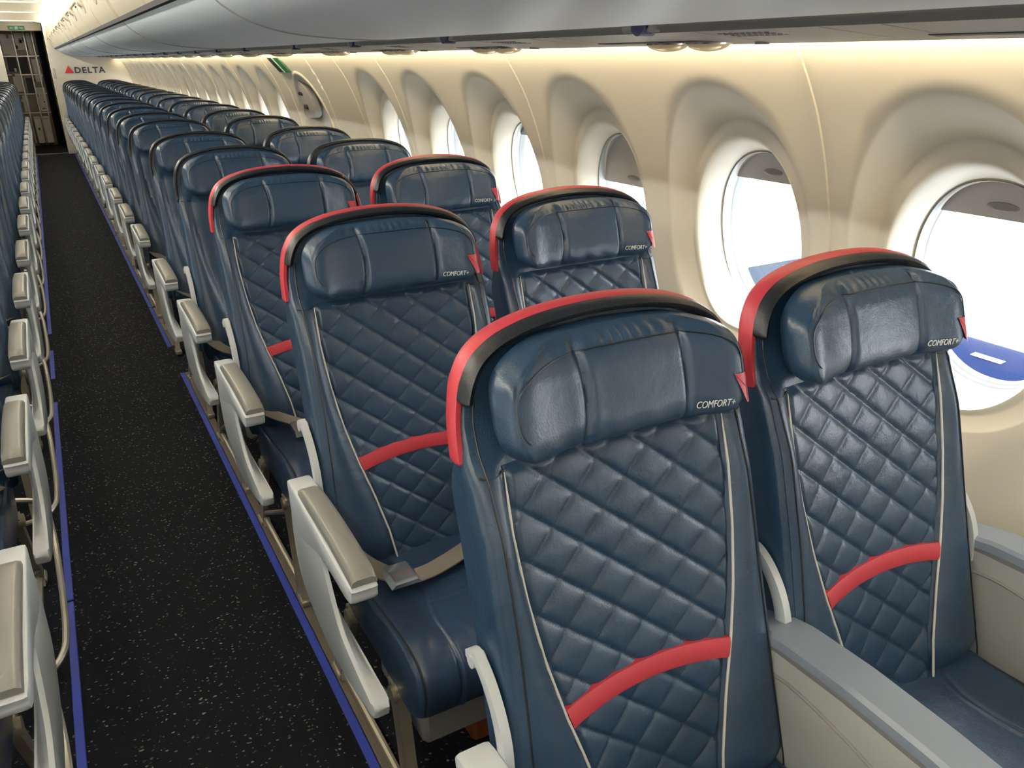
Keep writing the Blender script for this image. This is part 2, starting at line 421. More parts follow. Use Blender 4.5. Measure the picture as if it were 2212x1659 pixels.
# ceiling over the aisle
c = MB(); n = 20; R = []
for y in (Y0-.2, 20.0):
    R.append([(lerp(-.52, .38, i/n), y, 2.09+.05*math.sin(PI*i/n)) for i in range(n+1)])
c.rings(R, False, False); tag(c.build('ceiling', M['ceil']), kind='structure')
c = MB(); c.box(-1.8, 1.7, Y0-.2, 20.05, 2.30, 2.34); tag(c.build('ceiling.001', M['ceil'], smooth=False), kind='structure')
cl = 0
for y in [11.0, 13.3, 16.2]:
    t = MB(); R = []
    for dy, dz in ((-.05, -.002), (-.02, -.014), (.02, -.014), (.05, -.002)):
        R.append([(lerp(-.46, .30, i/n), y+dy, 2.089+dz+.05*math.sin(PI*(lerp(-.46, .30, i/n)+.52)/.9)) for i in range(n+1)])
    t.rings(R, False, False); trim(t, M['ceil'])
    t = MB(); t.box(-.40, .20, y-.075, y-.06, 2.112, 2.122); tag(t.build('ceiling_bar', M['ceil_bar']), 'bright bar across the aisle ceiling, %s one from the camera' % ('nearest', 'second', 'third', 'fourth', 'fifth', 'sixth')[[11.0, 13.3, 16.2].index(y)], 'ceiling light', 'transverse bright bars on the aisle ceiling')  # thin emissive bar set just in front of each raised rib
t = MB(); t.box(.335, .36, Y0, 16.4, 2.055, 2.07); tag(t.build('ceiling_light_strip', M['ceil_l']), 'long warm light strip on top of the right overhead bins beside the ceiling', 'light strip')
t = MB(); t.box(-.50, -.475, Y0, 16.4, 2.055, 2.07); tag(t.build('ceiling_light_strip', M['ceil_l']), 'long warm light strip on top of the left overhead bins beside the ceiling', 'light strip')

# ------------------------------------------------------------------ overhead bins and service panels
BIN = 2.2; b0 = .15-BIN
bucket = [(.425, 1.702), (.46, 1.664), (.53, 1.625), (.63, 1.598), (.80, 1.583), (.94, 1.583), (.965, 1.590)]
bucket = [tuple(p) for p in spline([(a, b, 0) for a, b in bucket], 5)]
def bin_unit(y0, y1, side, lab):
    mx = (lambda x: x) if side > 0 else (lambda x: MIRX-x)
    r = empty('overhead_bin', (mx(.7), (y0+y1)/2, 1.58), lab, 'overhead bin', 'overhead bins along the cabin')
    o = lambda mb, nm, mt, par=None, **k: (lambda ob: (local(ob, r) if par is None else None, ob)[1])(mb.build(nm, mt, **k))
    g = .004; mb = MB(); sec = [(p[0], p[1]) for p in bucket]+[(.966, 1.66), (1.27, 1.665), (1.29, 2.06), (.45, 2.06), (.43, 1.72)]
    mb.rings([[(mx(x), y, z) for x, z in sec] for y in (y0+g, y1-g)]); o(mb, 'bucket', M['bin'])
    # grey bucket has a pale seam at its end
    mb = MB(); mb.rings([[(mx(x), y, z-d) for x, z, _ in bucket] for y, d in ((y1-.014, -.001), (y1-.012, .003), (y1-.002, .003), (y1, -.001))], False, False); o(mb, 'seam_strip', M['psu'])
    # dark edge under the door
    mb = MB(); mb.rings([[(mx(x), y, z) for x, z in ((.405, 1.700), (.40, 1.716), (.43, 1.722), (.435, 1.700))] for y in (y0, y1)]); o(mb, 'edge_gap', M['dark'])
    door = MB(); dsec = spline([(.412, 1.712, 0), (.385, 1.76, 0), (.362, 1.83, 0), (.347, 1.90, 0), (.338, 1.98, 0), (.335, 2.05, 0)], 4)
    sec = [(p[0], p[1]) for p in dsec]+[(.44, 2.055), (.44, 1.72)]
    door.rings([[(mx(x), y, z) for x, z in sec] for y in (y0+.008, y1-.008)]); d = o(door, 'bin_door', M['bin_cream'])
    for yy, w_ in ((y0+.036, .010), (lerp(y0, y1, .5), .006), (y1-.036, .010)):
        q = MB(); q.rings([[(mx(p[0]-dd), yy+o_*w_+.10*(p[2-1]-1.9), p[1]) for o_, dd in ((-1, -.002), (-.6, .004), (.6, .004), (1, -.002))] for p in [(a_[0], a_[1]) for a_ in dsec]], False, False); q.build('door_seam', M['bin_cream'], d)
    rl = MB(); rl.tube([(mx(.343), y0+.01, 1.895), (mx(.343), y1-.01, 1.895)], .009, 8); rl.build('door_rail', M['bin_cream'], d)
    for k in (.27, .73):
        h = MB(); yc = lerp(y0, y1, k); R = []
        for s, dd in ((1, 0), (.97, .016), (.88, .032), (.6, .034), (.1, .030)):
            R.append([(mx(lerp(.372, .352, (.5+.5*math.sin(a)*s))-dd*(.25+.75*sstep(-.6, .9, math.sin(a)))), yc+.12*s*math.cos(a), 1.845+.042*s*math.sin(a)) for a in [2*PI*i/24 for i in range(24)]])
        h.rings(R, True, False); h.build('latch_scoop', M['bin_cream'], d)
        h = MB(); h.box(mx(.350)-(.037 if side > 0 else -.029), mx(.350)-(.029 if side > 0 else -.037), yc-.006, yc+.006, 1.835, 1.846, .002); h.build('lock_hole', M['dark'], d)
ordn = ['nearest', 'second', 'third', 'fourth', 'fifth', 'sixth', 'seventh', 'eighth', 'ninth', 'tenth', 'eleventh', 'twelfth', 'thirteenth', 'fourteenth', 'fifteenth', 'sixteenth', 'seventeenth', 'eighteenth', 'nineteenth', 'twentieth', 'twenty-first', 'twenty-second', 'twenty-third']
k = 0; y = b0
while y < 16.3:
    y1 = min(y+BIN, 16.42)
    for side in (1, -1):
        if y1 < 0 and side < 0: pass
        where = 'above the right-hand seats' if side > 0 else 'above the left-hand seats'
        bin_unit(y, y1, side, 'grey overhead bin with cream door %s, %s one from the camera' % (where, ordn[k]))
    y = y1; k += 1
# rail and PSU channel
for side in (1, -1):
    mx = (lambda x: x) if side > 0 else (lambda x: MIRX-x)
    mb = MB(); sec = [(.968, 1.590), (.978, 1.5925), (.998, 1.590), (1.015, 1.583), (1.024, 1.5725), (1.03, 1.572), (1.03, 1.64), (.97, 1.64)]
    mb.rings([[(mx(x), y, z) for x, z in sec] for y in (Y0, 16.43)]); q = trim(mb, M['rail'])
    mb = MB(); sec = [(1.03, 1.5755), (1.10, 1.569), (1.20, 1.5605), (1.285, 1.5545), (1.292, 1.560), (1.292, 1.61), (1.03, 1.64)]
    mb.rings([[(mx(x), y, z) for x, z in sec] for y in (Y0, 16.43)]); q = trim(mb, M['psu'])
    mb = MB(); mb.box(min(mx(1.2925), mx(1.2965)), max(mx(1.2925), mx(1.2965)), Y0, 16.42, 1.575, 1.605)
    tag(mb.build('cove_light', M['cove']), 'warm cove light strip above the %s windows' % ('right' if side > 0 else 'left'), 'light strip')
    mb = MB(); mb.box(min(mx(1.27), mx(1.33)), max(mx(1.27), mx(1.33)), Y0, 16.43, 1.64, 1.68); trim(mb, M['psu'])
def psu(yo, lab, full=True):
    r = empty('passenger_service_unit', (1.16, yo+.5, 1.56), lab, 'service unit', 'service units above the window seats')
    zz = table([(1.03, 1.5755), (1.10, 1.569), (1.20, 1.5605), (1.285, 1.5545)])
    L = lambda mb, nm, mt: local(mb.build(nm, mt), r)
    for dy in (.50, .63):
        d = MB(); R = []
        for q in range(6):
            a = q/5*PI/2; R.append([(1.235+.047*math.cos(a)*math.cos(2*PI*i/20), yo+dy+.047*math.cos(a)*math.sin(2*PI*i/20), 1.559-.018*math.sin(a)) for i in range(20)])
        d.rings(R); L(d, 'reading_lamp', M['lens'])
        d = MB(); d.tube([(1.235+.048*math.cos(2*PI*i/20), yo+dy+.048*math.sin(2*PI*i/20), 1.558-.0*i) for i in range(21)], .0035, 6); L(d, 'lamp_ring', M['chrome'])
    d = MB(); d.box(1.008, 1.036, yo+.395, yo+.50, 1.5745, 1.60, .004); L(d, 'row_marker_recess', M['psu'])
    d = MB(); d.rings([[(x, yy, zz_) for yy, zz_ in spline([(yo+.415, 1.590), (yo+.45, 1.589), (yo+.456, 1.578), (yo+.44, 1.568), (yo+.425, 1.572)], 4, True)] for x in (1.000, 1.034)]); L(d, 'row_marker', M['blue'])
    d = MB(); 
    for i in range(9):
        for j in range(4): d.disc((1.09+.016*j, yo+.20+.014*i, 1.5685-.0014*j*.8), .0045, 'z', 8, .002)
    L(d, 'speaker_grill', M['grill'])
    for yy in (yo-.05, yo+.06, yo+.34):
        d = MB(); d.rings([[(x, y_, z+h) for x, z, h in ((.999, 1.5918, -.0006), (1.012, 1.5892, -.0006), (1.024, 1.5817, -.0006), (1.031, 1.5752, -.0006), (1.10, 1.5688, 0), (1.20, 1.5603, 0), (1.27, 1.5556, 0), (1.27, 1.5580, 0), (1.10, 1.572, 0), (1.031, 1.579, 0), (1.00, 1.594, 0))] for y_ in (yy-.0015, yy+.0015)]); L(d, 'panel_gap', M['grill'])
    d = MB(); d.rings([[(x, y_, zz(x)-h) for x, h in ((1.19, -.002), (1.19, .0015), (1.212, .0015), (1.212, -.002))] for y_ in (yo-.33, yo-.03)]); L(d, 'vent_slot', M['dark'])
    d = MB(); d.disc((1.25, yo+.365, 1.553), .014, 'z', 14, .006); L(d, 'call_button', M['grill'])

# exit sign above the hatch
sx = empty('exit_sign', (1.33, 5.5, 1.47), 'green exit marking placed above the emergency exit hatch on the right wall', 'sign')
s = MB(); s.rings([[(wall_x(z)-.012+d, y, z) for y, z in ((5.68, 1.535), (5.42, 1.535), (5.35, 1.45), (5.61, 1.45))] for d in (-.004, .004)]); local(s.build('sign_plate', M['green']), sx)
s = MB(); s.rings([[(wall_x(z)-.018+d, y, z) for y, z in ((5.555, 1.535), (5.535, 1.535), (5.465, 1.45), (5.485, 1.45))] for d in (-.002, .002)]); local(s.build('pale_bar', M['greenlit']), sx)
s = MB(); s.rings([[(wall_x(z)-.018+d, y, z) for y, z in ((5.645, 1.535), (5.59, 1.535), (5.525, 1.45), (5.575, 1.45))] for d in (-.002, .002)]); local(s.build('dark_bar', M['black']), sx)

# ------------------------------------------------------------------ seats
TH = .307
yb = lambda z: .71+TH*(z-.69)
halfw = table([(.43, .240), (.47, .249), (.55, .246), (.69, .240), (.80, .236), (.95, .236), (1.05, .238), (1.09, .235), (1.13, .226), (1.15, .217), (1.17, .202), (1.185, .181), (1.196, .155), (1.205, .120), (1.211, .080), (1.214, .040), (1.215, .004)])
hp = table([(.44, .098), (.52, .108), (.61, .129), (.69, .152), (.77, .170), (.86, .183), (.95, .189), (1.03, .187), (1.1, .187)])
ZP = 1.03
def pan_off(x, z):     # centre panel surface (concave across)
    a = min(1, abs(x)/hp(z)); return .014*(1-a*a)
def front_off(x, z):
    a = abs(x); w = halfw(z); h = hp(z)
    up_ = sstep(1.02, 1.055, z)
    if a < h: o = pan_off(x, z)+.006
    else:
        t = (a-h)/max(.01, (w-h)); o = .006-.030*math.sin(PI*min(1, t*.9+.06))**.7*(1-sstep(.93, 1.03, z)*.45)
        o += .010*sstep(.6, .25, 0)*0
    hd = .006+.012*sstep(1.04, 1.10, z)
    return lerp(o, hd, up_)
def back_body():
    mb = MB(); R = []
    zs = [.43+.02*i for i in range(31)]+[1.04+.008*i for i in range(15)]+[1.16, 1.168, 1.176, 1.183, 1.19, 1.196, 1.201, 1.205, 1.208, 1.211, 1.213, 1.2145, 1.215]
    nf = 44
    for z in zs:
        w = halfw(z); r = min(.016, w*.45); ring = []
        thin = sstep(.43, .50, z)
        rear = lerp(.080, .046, sstep(.98, 1.06, z))
        fr = [(-1+2*i/nf) for i in range(nf+1)]
        for q in fr:
            x = q*(w-r*.6); ring.append((x, yb(z)+front_off(x, z)+(1-thin)*.03, z))
        f0 = front_off(w-r*.6, z)
        for k in range(1, 5): a = k/5*PI/2; ring.append((w-r+r*math.sin(a)+0, yb(z)+f0+(1-thin)*.03+r*(1-math.cos(a))+.002, z))
        ring.append((w, yb(z)+.030, z)); ring.append((w, yb(z)+rear-.008, z))
        ring.append((w-.012, yb(z)+rear, z)); ring.append((-(w-.012), yb(z)+rear, z))
        ring.append((-w, yb(z)+rear-.008, z)); ring.append((-w, yb(z)+.030, z))
        for k in range(4, 0, -1): a = k/5*PI/2; ring.append((-(w-r+r*math.sin(a)), yb(z)+f0+(1-thin)*.03+r*(1-math.cos(a))+.002, z))
        R.append(ring)
    mb.rings(R); return mb.mesh('backrest', M['leather'], ang=50)
def outline(z0, n=64, grow=0):
    """points (x,z) from lower left over the top to lower right, rim outline with outward normals"""
    half = [(.237, 1.0), (.238, 1.05), (.235, 1.09), (.226, 1.13), (.217, 1.15), (.202, 1.17), (.181, 1.185), (.155, 1.196), (.120, 1.205), (.080, 1.211), (.040, 1.214), (0, 1.215)]
    half = [p for p in half if p[1] > z0+.004]; half = [(halfw(z0), z0)]+half
    L_ = [(-x, z, 0) for x, z in half]+[(x, z, 0) for x, z in half[-2::-1]]
    s = [(p[0], p[1]) for p in spline(L_, 5)]; out = []
    for i, p in enumerate(s):
        a, b = s[max(0, i-1)], s[min(len(s)-1, i+1)]; dx, dz = b[0]-a[0], b[1]-a[1]; l = math.hypot(dx, dz) or 1
        out.append((p, (-dz/l, dx/l)))
    return out
def rim(name, mt, z0, sec, taper=True):
    mb = MB(); R = []; o = outline(z0); n = len(o)
    for i, ((x, z), (nx, nz)) in enumerate(o):
        s = min(1, min(i, n-1-i)/3+.15) if taper else 1
        cx = sum(p[0] for p in sec)/len(sec); cy = sum(p[1] for p in sec)/len(sec)
        R.append([(x+nx*(cx+(a-cx)*s), yb(z)+cy+(b-cy)*s, z+nz*(cx+(a-cx)*s)) for a, b in sec])
    mb.rings(R); return mb.mesh(name, mt, ang=50)
def panel_grid(kind):
    mb = MB(); nx, nz = (112, 184) if kind == 'quilt' else (24, 60)
    z0, z1 = .435, 1.034; vs, uv = [], []
    for j in range(nz+1):
        z = lerp(z0, z1, j/nz)
        for i in range(nx+1):
            x = lerp(-1, 1, i/nx)*hp(z); u = (z+.79*x)/.0705+.15; v = (z-.79*x)/.0705+.35
            e = min(1, (hp(z)-abs(x))/.010)*min(1, (z1-z)/.012+.0)
            if kind == 'quilt':
                du = abs(u-round(u)); dv = abs(v-round(v))
                h = .0058*(1-math.exp(-(du/.065)))*(.55+.45*(1-math.exp(-(dv/.05))))+.002*(math.sin(PI*du)*math.sin(PI*dv))
            else:
                h = .004-.004*math.exp(-((z-.93)/.006)**2)
            vs.append((x, yb(z)+pan_off(x, z)+.004-h*e-.0015*e, z)); uv.append((v, u))
    fs = [(j*(nx+1)+i, j*(nx+1)+i+1, (j+1)*(nx+1)+i+1, (j+1)*(nx+1)+i) for j in range(nz) for i in range(nx)]
    mb.add(vs, fs, uv)
    return mb.mesh('quilted_panel' if kind == 'quilt' else 'back_panel', M['quilt'] if kind == 'quilt' else M['leather'], ang=80)
def stripe_mesh():
    mb = MB(); R = []; n = 30
    for i in range(n+1):
        t = -1+2*i/n; zc = .6795+.011*(1-t*t); ring = []
        for dz, d in ((-.0145, .003), (-.0145, -.0075), (-.008, -.0095), (.008, -.0095), (.0145, -.0075), (.0145, .003)):
            z = zc+dz; x = t*(hp(z)-.001); ring.append((x, yb(z)+pan_off(x, z)+d, z))
        R.append(ring)
    mb.rings(R); return mb.mesh('accent_stripe', M['red'])
def piping_mesh(s):
    mb = MB(); mb.tube([(s*(hp(z)+.002), yb(z)-.0055, z) for z in [.445+i*.0195 for i in range(31)]], [.0012]+[.0023]*27+[.0018, .0012, .0006], 8)
    return mb.mesh('piping', M['piping'])
def seam_mesh(s):
    mb = MB(); P_ = []
    for i in range(41):
        z = .46+i*.0165; x = halfw(z)-.022; P_.append((s*x, yb(z)+front_off(x, z)-.0004, z))
    mb.tube(P_, .0016, 6); return mb.mesh('bolster_seam', M['leather_dark'])
def yoke_seam():
    mb = MB(); P_ = []
    for i in range(15):
        x = lerp(-.226, -.187, i/14); P_.append((x, yb(1.03)+front_off(x, 1.03)-.0006, 1.03-.004*math.sin(i/14*PI)))
    mb.tube(P_, .0015, 6)
    P2 = [(-x, y, z) for x, y, z in P_]; mb.tube(P2, .0015, 6)
    return mb.mesh('yoke_seam', M['leather_dark'])
# headrest: grid on a rounded outline, front puffed in three cushions
HZ0, HZ1 = 1.043, 1.196
HW = .206
def headrest_mesh(var):
    rnd = random.Random(var); ph = rnd.uniform(0, 6); k1 = rnd.uniform(.6, 1.5)
    mb = MB(); zc = (HZ0+HZ1)/2; H = (HZ1-HZ0)/2; W = HW
    def wz(z):
        q = (z-zc)/H; e = 4.2 if q < 0 else 2.9; return W*max(.0, 1-abs(q)**e)**(1/e)
    def wingf(x): return -.026*sstep(.08, .205, abs(x))**1.2
    def foff(x, z, d):
        t = (z-HZ0)/(HZ1-HZ0)*PI
        seamL = -.080+.012*math.sin(t); seamR = .098+.004*math.sin(t)
        g = max(math.exp(-(abs(x-seamL)/.0042)**1.3), math.exp(-(abs(x-seamR)/.0042)**1.3))
        g2 = max(math.exp(-abs(x-seamL)/.022), math.exp(-abs(x-seamR)/.022))
        puff = .021*(1-(1-min(1, d/.5))**2.4)+.014*(1-(1-d)**1.7)
        top = sstep(zc-.03, zc+.01, z) if x > -.15 else 1
        gt = .0016*math.exp(-((d-.40)/.035)**2)*max(top, .3)
        wr = .0017*k1*math.sin(x*330+ph+2*math.sin(x*45))*math.exp(-((d-.24)/.14)**2)*sstep(zc, zc+.03, z)
        wr += .0012*k1*math.sin(x*110+ph*2+z*25)*math.exp(-((z-HZ0)/.03)**2)
        wr += .0010*k1*math.sin(x*140+ph)*math.exp(-(abs(abs(x-seamL)-.012)/.01))
        return -.014+wingf(x)-puff+(.008*g+.0035*g2)*sstep(.0, .35, d)+gt+wr
    R = []; nrow = 56; nc = 170
    for a in range(nrow+1):
        z = zc-H*math.cos(PI*a/nrow)*.9995; w = max(.012, wz(z)); ring = []
        for c in range(nc+1):
            x = w*(-1+2*c/nc) if True else 0
            d = max(0, min(1, min(w-abs(x)+.0, (HZ1-z)*1.0, (z-HZ0)*1.0)/.045))
            ring.append((x, yb(z)+foff(x, z, d), z))
        ring += [(w, yb(z)-.010+wingf(w), z), (w*.96, yb(z)+.006+wingf(w)*.7, z), (w*.3, yb(z)+.012, z), (-w*.3, yb(z)+.012, z), (-w*.96, yb(z)+.006+wingf(w)*.7, z), (-w, yb(z)-.010+wingf(w), z)]
        R.append(ring)
    mb.rings(R); return mb.mesh('headrest', M['leather'], ang=75), foff
def stitch_line():
    mb = MB(); zc = (HZ0+HZ1)/2; H = (HZ1-HZ0)/2; k = .020; R_ = []
    for i in range(91):
        t = math.radians(lerp(205, -12, i/90)); e = 3.2; c, s_ = math.cos(t), math.sin(t)
        x = (HW-k)*math.copysign(abs(c)**(2/e), c); z = zc+(H-k)*math.copysign(abs(s_)**(2/e), s_)
        d = max(0, min(1, min(HW*1.0-abs(x), HZ1-z, z-HZ0)/.045)); R_.append((x, yb(z)+FO(x, z, d)-.0006, z))
    mb.tube(R_, .0011, 6)
    return mb.mesh('headrest_seam', M['leather_dark'])
def headrest_post():
    mb = MB(); mb.box(-.10, .10, .835, .90, 1.08, 1.14, .01)
    for v in range(0): pass
    return mb.mesh('headrest_mount', M['leather_dark'])
_, FO = headrest_mesh(1)
HSEAM = stitch_line()
HEADS = [headrest_mesh(v)[0] for v in (1, 2, 3, 4)]
def on_head(me, d=.0012, shear=0):
    """lay a flat mesh (x,z in its x,y) on the headrest's front"""
    for v in me.vertices:
        x, z, e = v.co.x, v.co.y, v.co.z
        dd = min(1, max(0, min((z-HZ0)/.045, (HW-abs(x))/.045)))
        v.co = (x, yb(z)+FO(x, z, dd)-d-e, z)
    me.update()
lt = text_mesh('COMFORT+', .0165, .0003)
xs = [v.co.x for v in lt.vertices]; W0 = max(xs)-min(xs)
for v in lt.vertices:
    v.co.x = (v.co.x-min(xs))*(.056/W0)+.109; v.co.y = v.co.y*.92+1.066; v.co.x += (v.co.y-1.066)*.18
on_head(lt, .0024); lt.materials.append(M['letter']); lt.name = 'lettering'
fm = MB()
n_ = 6; vs = []; fs = []
for i in range(n_+1):
    for j in range(n_+1):
        u, v = i/n_, j/n_; top = (lerp(.168, .2025, u), 1.110); bot = (lerp(.186, .2010, u), lerp(1.068, 1.067, u)); vs.append((lerp(top[0], bot[0], v), lerp(top[1], bot[1], v), 0))
fs = [(i*(n_+1)+j, i*(n_+1)+j+1, (i+1)*(n_+1)+j+1, (i+1)*(n_+1)+j) for i in range(n_) for j in range(n_)]
fm.add(vs, fs); flag = fm.mesh('logo_flag', M['red']); on_head(flag, .0020)
fl2 = MB()
for a, b in (((.169, 1.109), (.188, 1.090)), ((.188, 1.090), (.188, 1.070)), ((.188, 1.090), (.200, 1.109)), ((.195, 1.099), (.196, 1.078))):
    q = [Vector((lerp(a[0], b[0], t/5), lerp(a[1], b[1], t/5), .0)) for t in range(6)]; fl2.tube([(p.x, p.y, 0) for p in q], .0005, 5)
flagl = fl2.mesh('logo_stitching', mat('dark_red_thread', (.15, .008, .015), .5)); 
for v in flagl.vertices: v.co.z *= .3
on_head(flagl, .0026)

# cushion
def cushion_mesh():
    mb = MB(); side = spline([(.70, .400, 0), (.69, .452, 0), (.60, .457, 0), (.48, .463, 0), (.38, .478, 0), (.30, .484, 0), (.245, .470, 0), (.222, .430, 0), (.232, .375, 0), (.265, .335, 0), (.33, .330, 0), (.50, .335, 0), (.66, .345, 0)], 12, True)
    cy, cz = .46, .41; R = []
    W = .222
    xs_ = [-1, -.995, -.98, -.95, -.91]+[-.88+.011*i for i in range(161)]+[.91, .95, .98, .995, 1]
    for q in xs_:
        x = q*W; ed = max(0, (abs(q)-.86)/.14); s = .018*(1-math.sqrt(max(0, 1-ed*ed)))
        ring = []
        for (y, z, _) in side:
            dy, dz = y-cy, z-cz; l = math.hypot(dy, dz); y2, z2 = y-dy/l*s, z-dz/l*s
            top = sstep(.41, .45, z)
            sx_ = .105+.03*sstep(.50, .34, y)+.035*sstep(.56, .68, y)
            g = (math.exp(-((abs(x)-sx_)/.0035)**2)*.005-math.exp(-((abs(x)-sx_+.008)/.004)**2)*.0025)*(1 if y < .66 else 0)*max(top, 1 if y < .25 else 0)
            if abs(x) < sx_: g += (math.exp(-((y-.43)/.004)**2)*.004-math.exp(-((y-.420)/.005)**2)*.0025)*top
            rise = .010*sstep(.45, 1, abs(q))*top*sstep(.2, .4, y)+.0016*math.sin(x*120+14*math.sin(x*17)+y*40)*math.exp(-((y-.30)/.05)**2)*top
            y2 -= dy/l*g; z2 += -dz/l*g+rise
            ring.append((x, y2, z2))
        R.append(ring)
    mb.rings(R); return mb.mesh('seat_cushion', M['leather_cush'], ang=60)
def piping_cush(s):
    mb = MB(); pts = [(s*.213, .66, .462), (s*.213, .5, .470), (s*.213, .38, .485), (s*.213, .30, .489), (s*.213, .245, .476), (s*.213, .219, .432), (s*.213, .23, .375)]
    mb.tube([tuple(p) for p in spline(pts, 5)], .0024, 6); return mb.mesh('cushion_seam', M['leather_dark'])
# armrests (x relative to seat centre; s=-1 aisle on the left)
def arm_panel(s):
    mb = MB()
    outer = [(.715, .662), (.735, .60), (.742, .529), (.719, .442), (.657, .400), (.57, .376), (.482, .367), (.35, .383), (.250, .404), (.236, .414), (.235, .440), (.300, .452), (.400, .479), (.45, .53), (.489, .594), (.505, .650)]
    inner = [(.715, .662), (.735, .60), (.742, .529), (.719, .442), (.657, .400), (.57, .376), (.482, .367), (.35, .383), (.250, .404), (.238, .414), (.237, .436), (.300, .438), (.42, .437), (.55, .437), (.62, .465), (.632, .62)]
    o3 = spline([(a, b, 0) for a, b in outer], 3, True); i3 = spline([(a, b, 0) for a, b in inner], 3, True)
    def inset(P, k, c=(.50, .47)):
        return [(y+(c[0]-y)*k, z+(c[1]-z)*k) for y, z, _ in P]
    x0, x1 = s*.311, s*.276
    R = [[(x0, y, z) for y, z in inset(o3, .04)], [(x0-s*.003, y, z) for y, z in inset(o3, .008)], [(lerp(x0, x1, .25), y, z) for y, z in inset(o3, 0)],
         [(lerp(x0, x1, .9), y, z) for y, z in inset(i3, 0)], [(x1, y, z) for y, z in inset(i3, .03)]]
    mb.rings(R)
    # arm carrying the pad
    sec = [(.735, .648), (.72, .672), (.60, .668), (.45, .662), (.312, .652), (.303, .640), (.306, .622), (.33, .612), (.42, .612), (.52, .602), (.62, .57), (.70, .56)]
    s3 = spline([(a, b, 0) for a, b in sec], 3, True)
    R = []
    for x, k in ((s*.312, .05), (s*.310, .01), (s*.304, 0), (s*.266, 0), (s*.260, .01), (s*.258, .05)): R.append([(x, y+(.52-y)*k, z+(.64-z)*k*2) for y, z, _ in s3])
    mb.rings(R)
    return mb.mesh('armrest', M['arm'], ang=45)
def arm_pad(s, xa=.307, xb=.257, y0=.309, y1=.70, mt='pad'):
    mb = MB(); R = []; n = 26
    for i in range(n+1):
        t = i/n; y = lerp(y0, y1, t); zt = .676+.014*math.sin(PI*min(1, t*1.0)*.9) - .018*sstep(.85, 1, t); zb = lerp(.652, .667, min(1, t*3)); 
        if t > .9: zb -= .004
        endf = min(1, t/.03+.55) if t < .03 else 1; tb = .004
        h = zt-zb; k = math.sqrt(max(0, 1-(max(0, t-.93)/.072)**2)); zt2 = zb+h*k*endf
        r = .011; a, b = s*xa, s*xb; sg = 1 if b > a else -1
        ring = [(a, y, zb), (a, y, max(zb, zt2-r)), (a+sg*r*.3, y, zt2-r*.3), (a+sg*r, y, zt2), (b-sg*r, y, zt2), (b-sg*r*.3, y, zt2-r*.3), (b, y, max(zb, zt2-r)), (b, y, zb)]
        R.append(ring)
    mb.rings(R); return mb.mesh('arm_pad', M[mt], ang=50)
def simple_arm(s, xm):
    """slim arm that pivots beside the backrest, at x centre xm"""
    mb = MB(); sec = [(.76, .655), (.74, .668), (.60, .668), (.45, .662), (.312, .652), (.303, .640), (.306, .622), (.33, .612), (.45, .608), (.60, .595), (.72, .60), (.76, .625)]
    s3 = spline([(a, b, 0) for a, b in sec], 3, True); R = []
    for dx, k in ((-.0195, .05), (-.017, 0), (.017, 0), (.0195, .05)): R.append([(xm+dx, y+(.52-y)*k, z+(.64-z)*k*2) for y, z, _ in s3])
    mb.rings(R); return mb.mesh('armrest', M['arm'], ang=45)
def bracket(x):
    """curved hinge arm beside the backrest"""
    mb = MB(); pts = spline([(.800, .765, 0), (.780, .775, 0), (.750, .757, 0), (.722, .722, 0), (.705, .68, 0), (.70, .63, 0)], 5); R = []
    n = len(pts)
    for i, p in enumerate(pts):
        a, b = pts[max(0, i-1)], pts[min(n-1, i+1)]; dy, dz = b[0]-a[0], b[1]-a[1]; l = math.hypot(dy, dz); ny, nz = -dz/l, dy/l; w = lerp(.008, .012, i/n)
        R.append([(x-.007, p[0]-ny*w, p[1]-nz*w), (x+.007, p[0]-ny*w, p[1]-nz*w), (x+.009, p[0], p[1]), (x+.007, p[0]+ny*w, p[1]+nz*w), (x-.007, p[0]+ny*w, p[1]+nz*w), (x-.009, p[0], p[1])])
    mb.rings(R); mb.tube([(x-.010, .784, .766), (x+.012, .784, .766)], .010, 12)
    return mb.mesh('hinge_bracket', M['arm'], ang=50)
def shroud(xm, w=.034, wide=.0):
    """front-row console: tall solid side with a broad cap"""
    mb = MB(); sec = spline([(.80, .64, 0), (.70, .668, 0), (.55, .676, 0), (.40, .668, 0), (.26, .648, 0), (.16, .62, 0), (.12, .58, 0), (.11, .50, 0), (.12, .36, 0), (.20, .30, 0), (.42, .28, 0), (.66, .30, 0), (.80, .38, 0), (.83, .52, 0)], 4, True); R = []
    for dx, k in ((-w, .06), (-w+.004, .02), (-w+.010, 0), (w-.010, 0), (w-.004, .02), (w, .06)): R.append([(xm+dx, y+(.46-y)*k, z+(.5-z)*k) for y, z, _ in sec])
    mb.rings(R)
    return mb.mesh('armrest', M['shroud'], ang=45)
def shroud_cap(xm, w=.037):
    mb = MB(); R = []; n = 30
    for i in range(n+1):
        t = i/n; y = lerp(.10, .775, t); z = table([(.10, .632), (.18, .655), (.30, .676), (.42, .687), (.55, .692), (.66, .688), (.74, .672), (.775, .656)])(y); ww = w*(.8+.2*min(1, t*6, (1-t)*8))
        R.append([(xm-ww, y, z-.022), (xm-ww, y, z-.006), (xm-ww*.82, y, z), (xm+ww*.82, y, z), (xm+ww, y, z-.006), (xm+ww, y, z-.022)])
    mb.rings(R); return mb.mesh('arm_pad', mat_cap, ang=35)
mat_cap = mat('pale_grey_cap', (.24, .275, .33), .18)
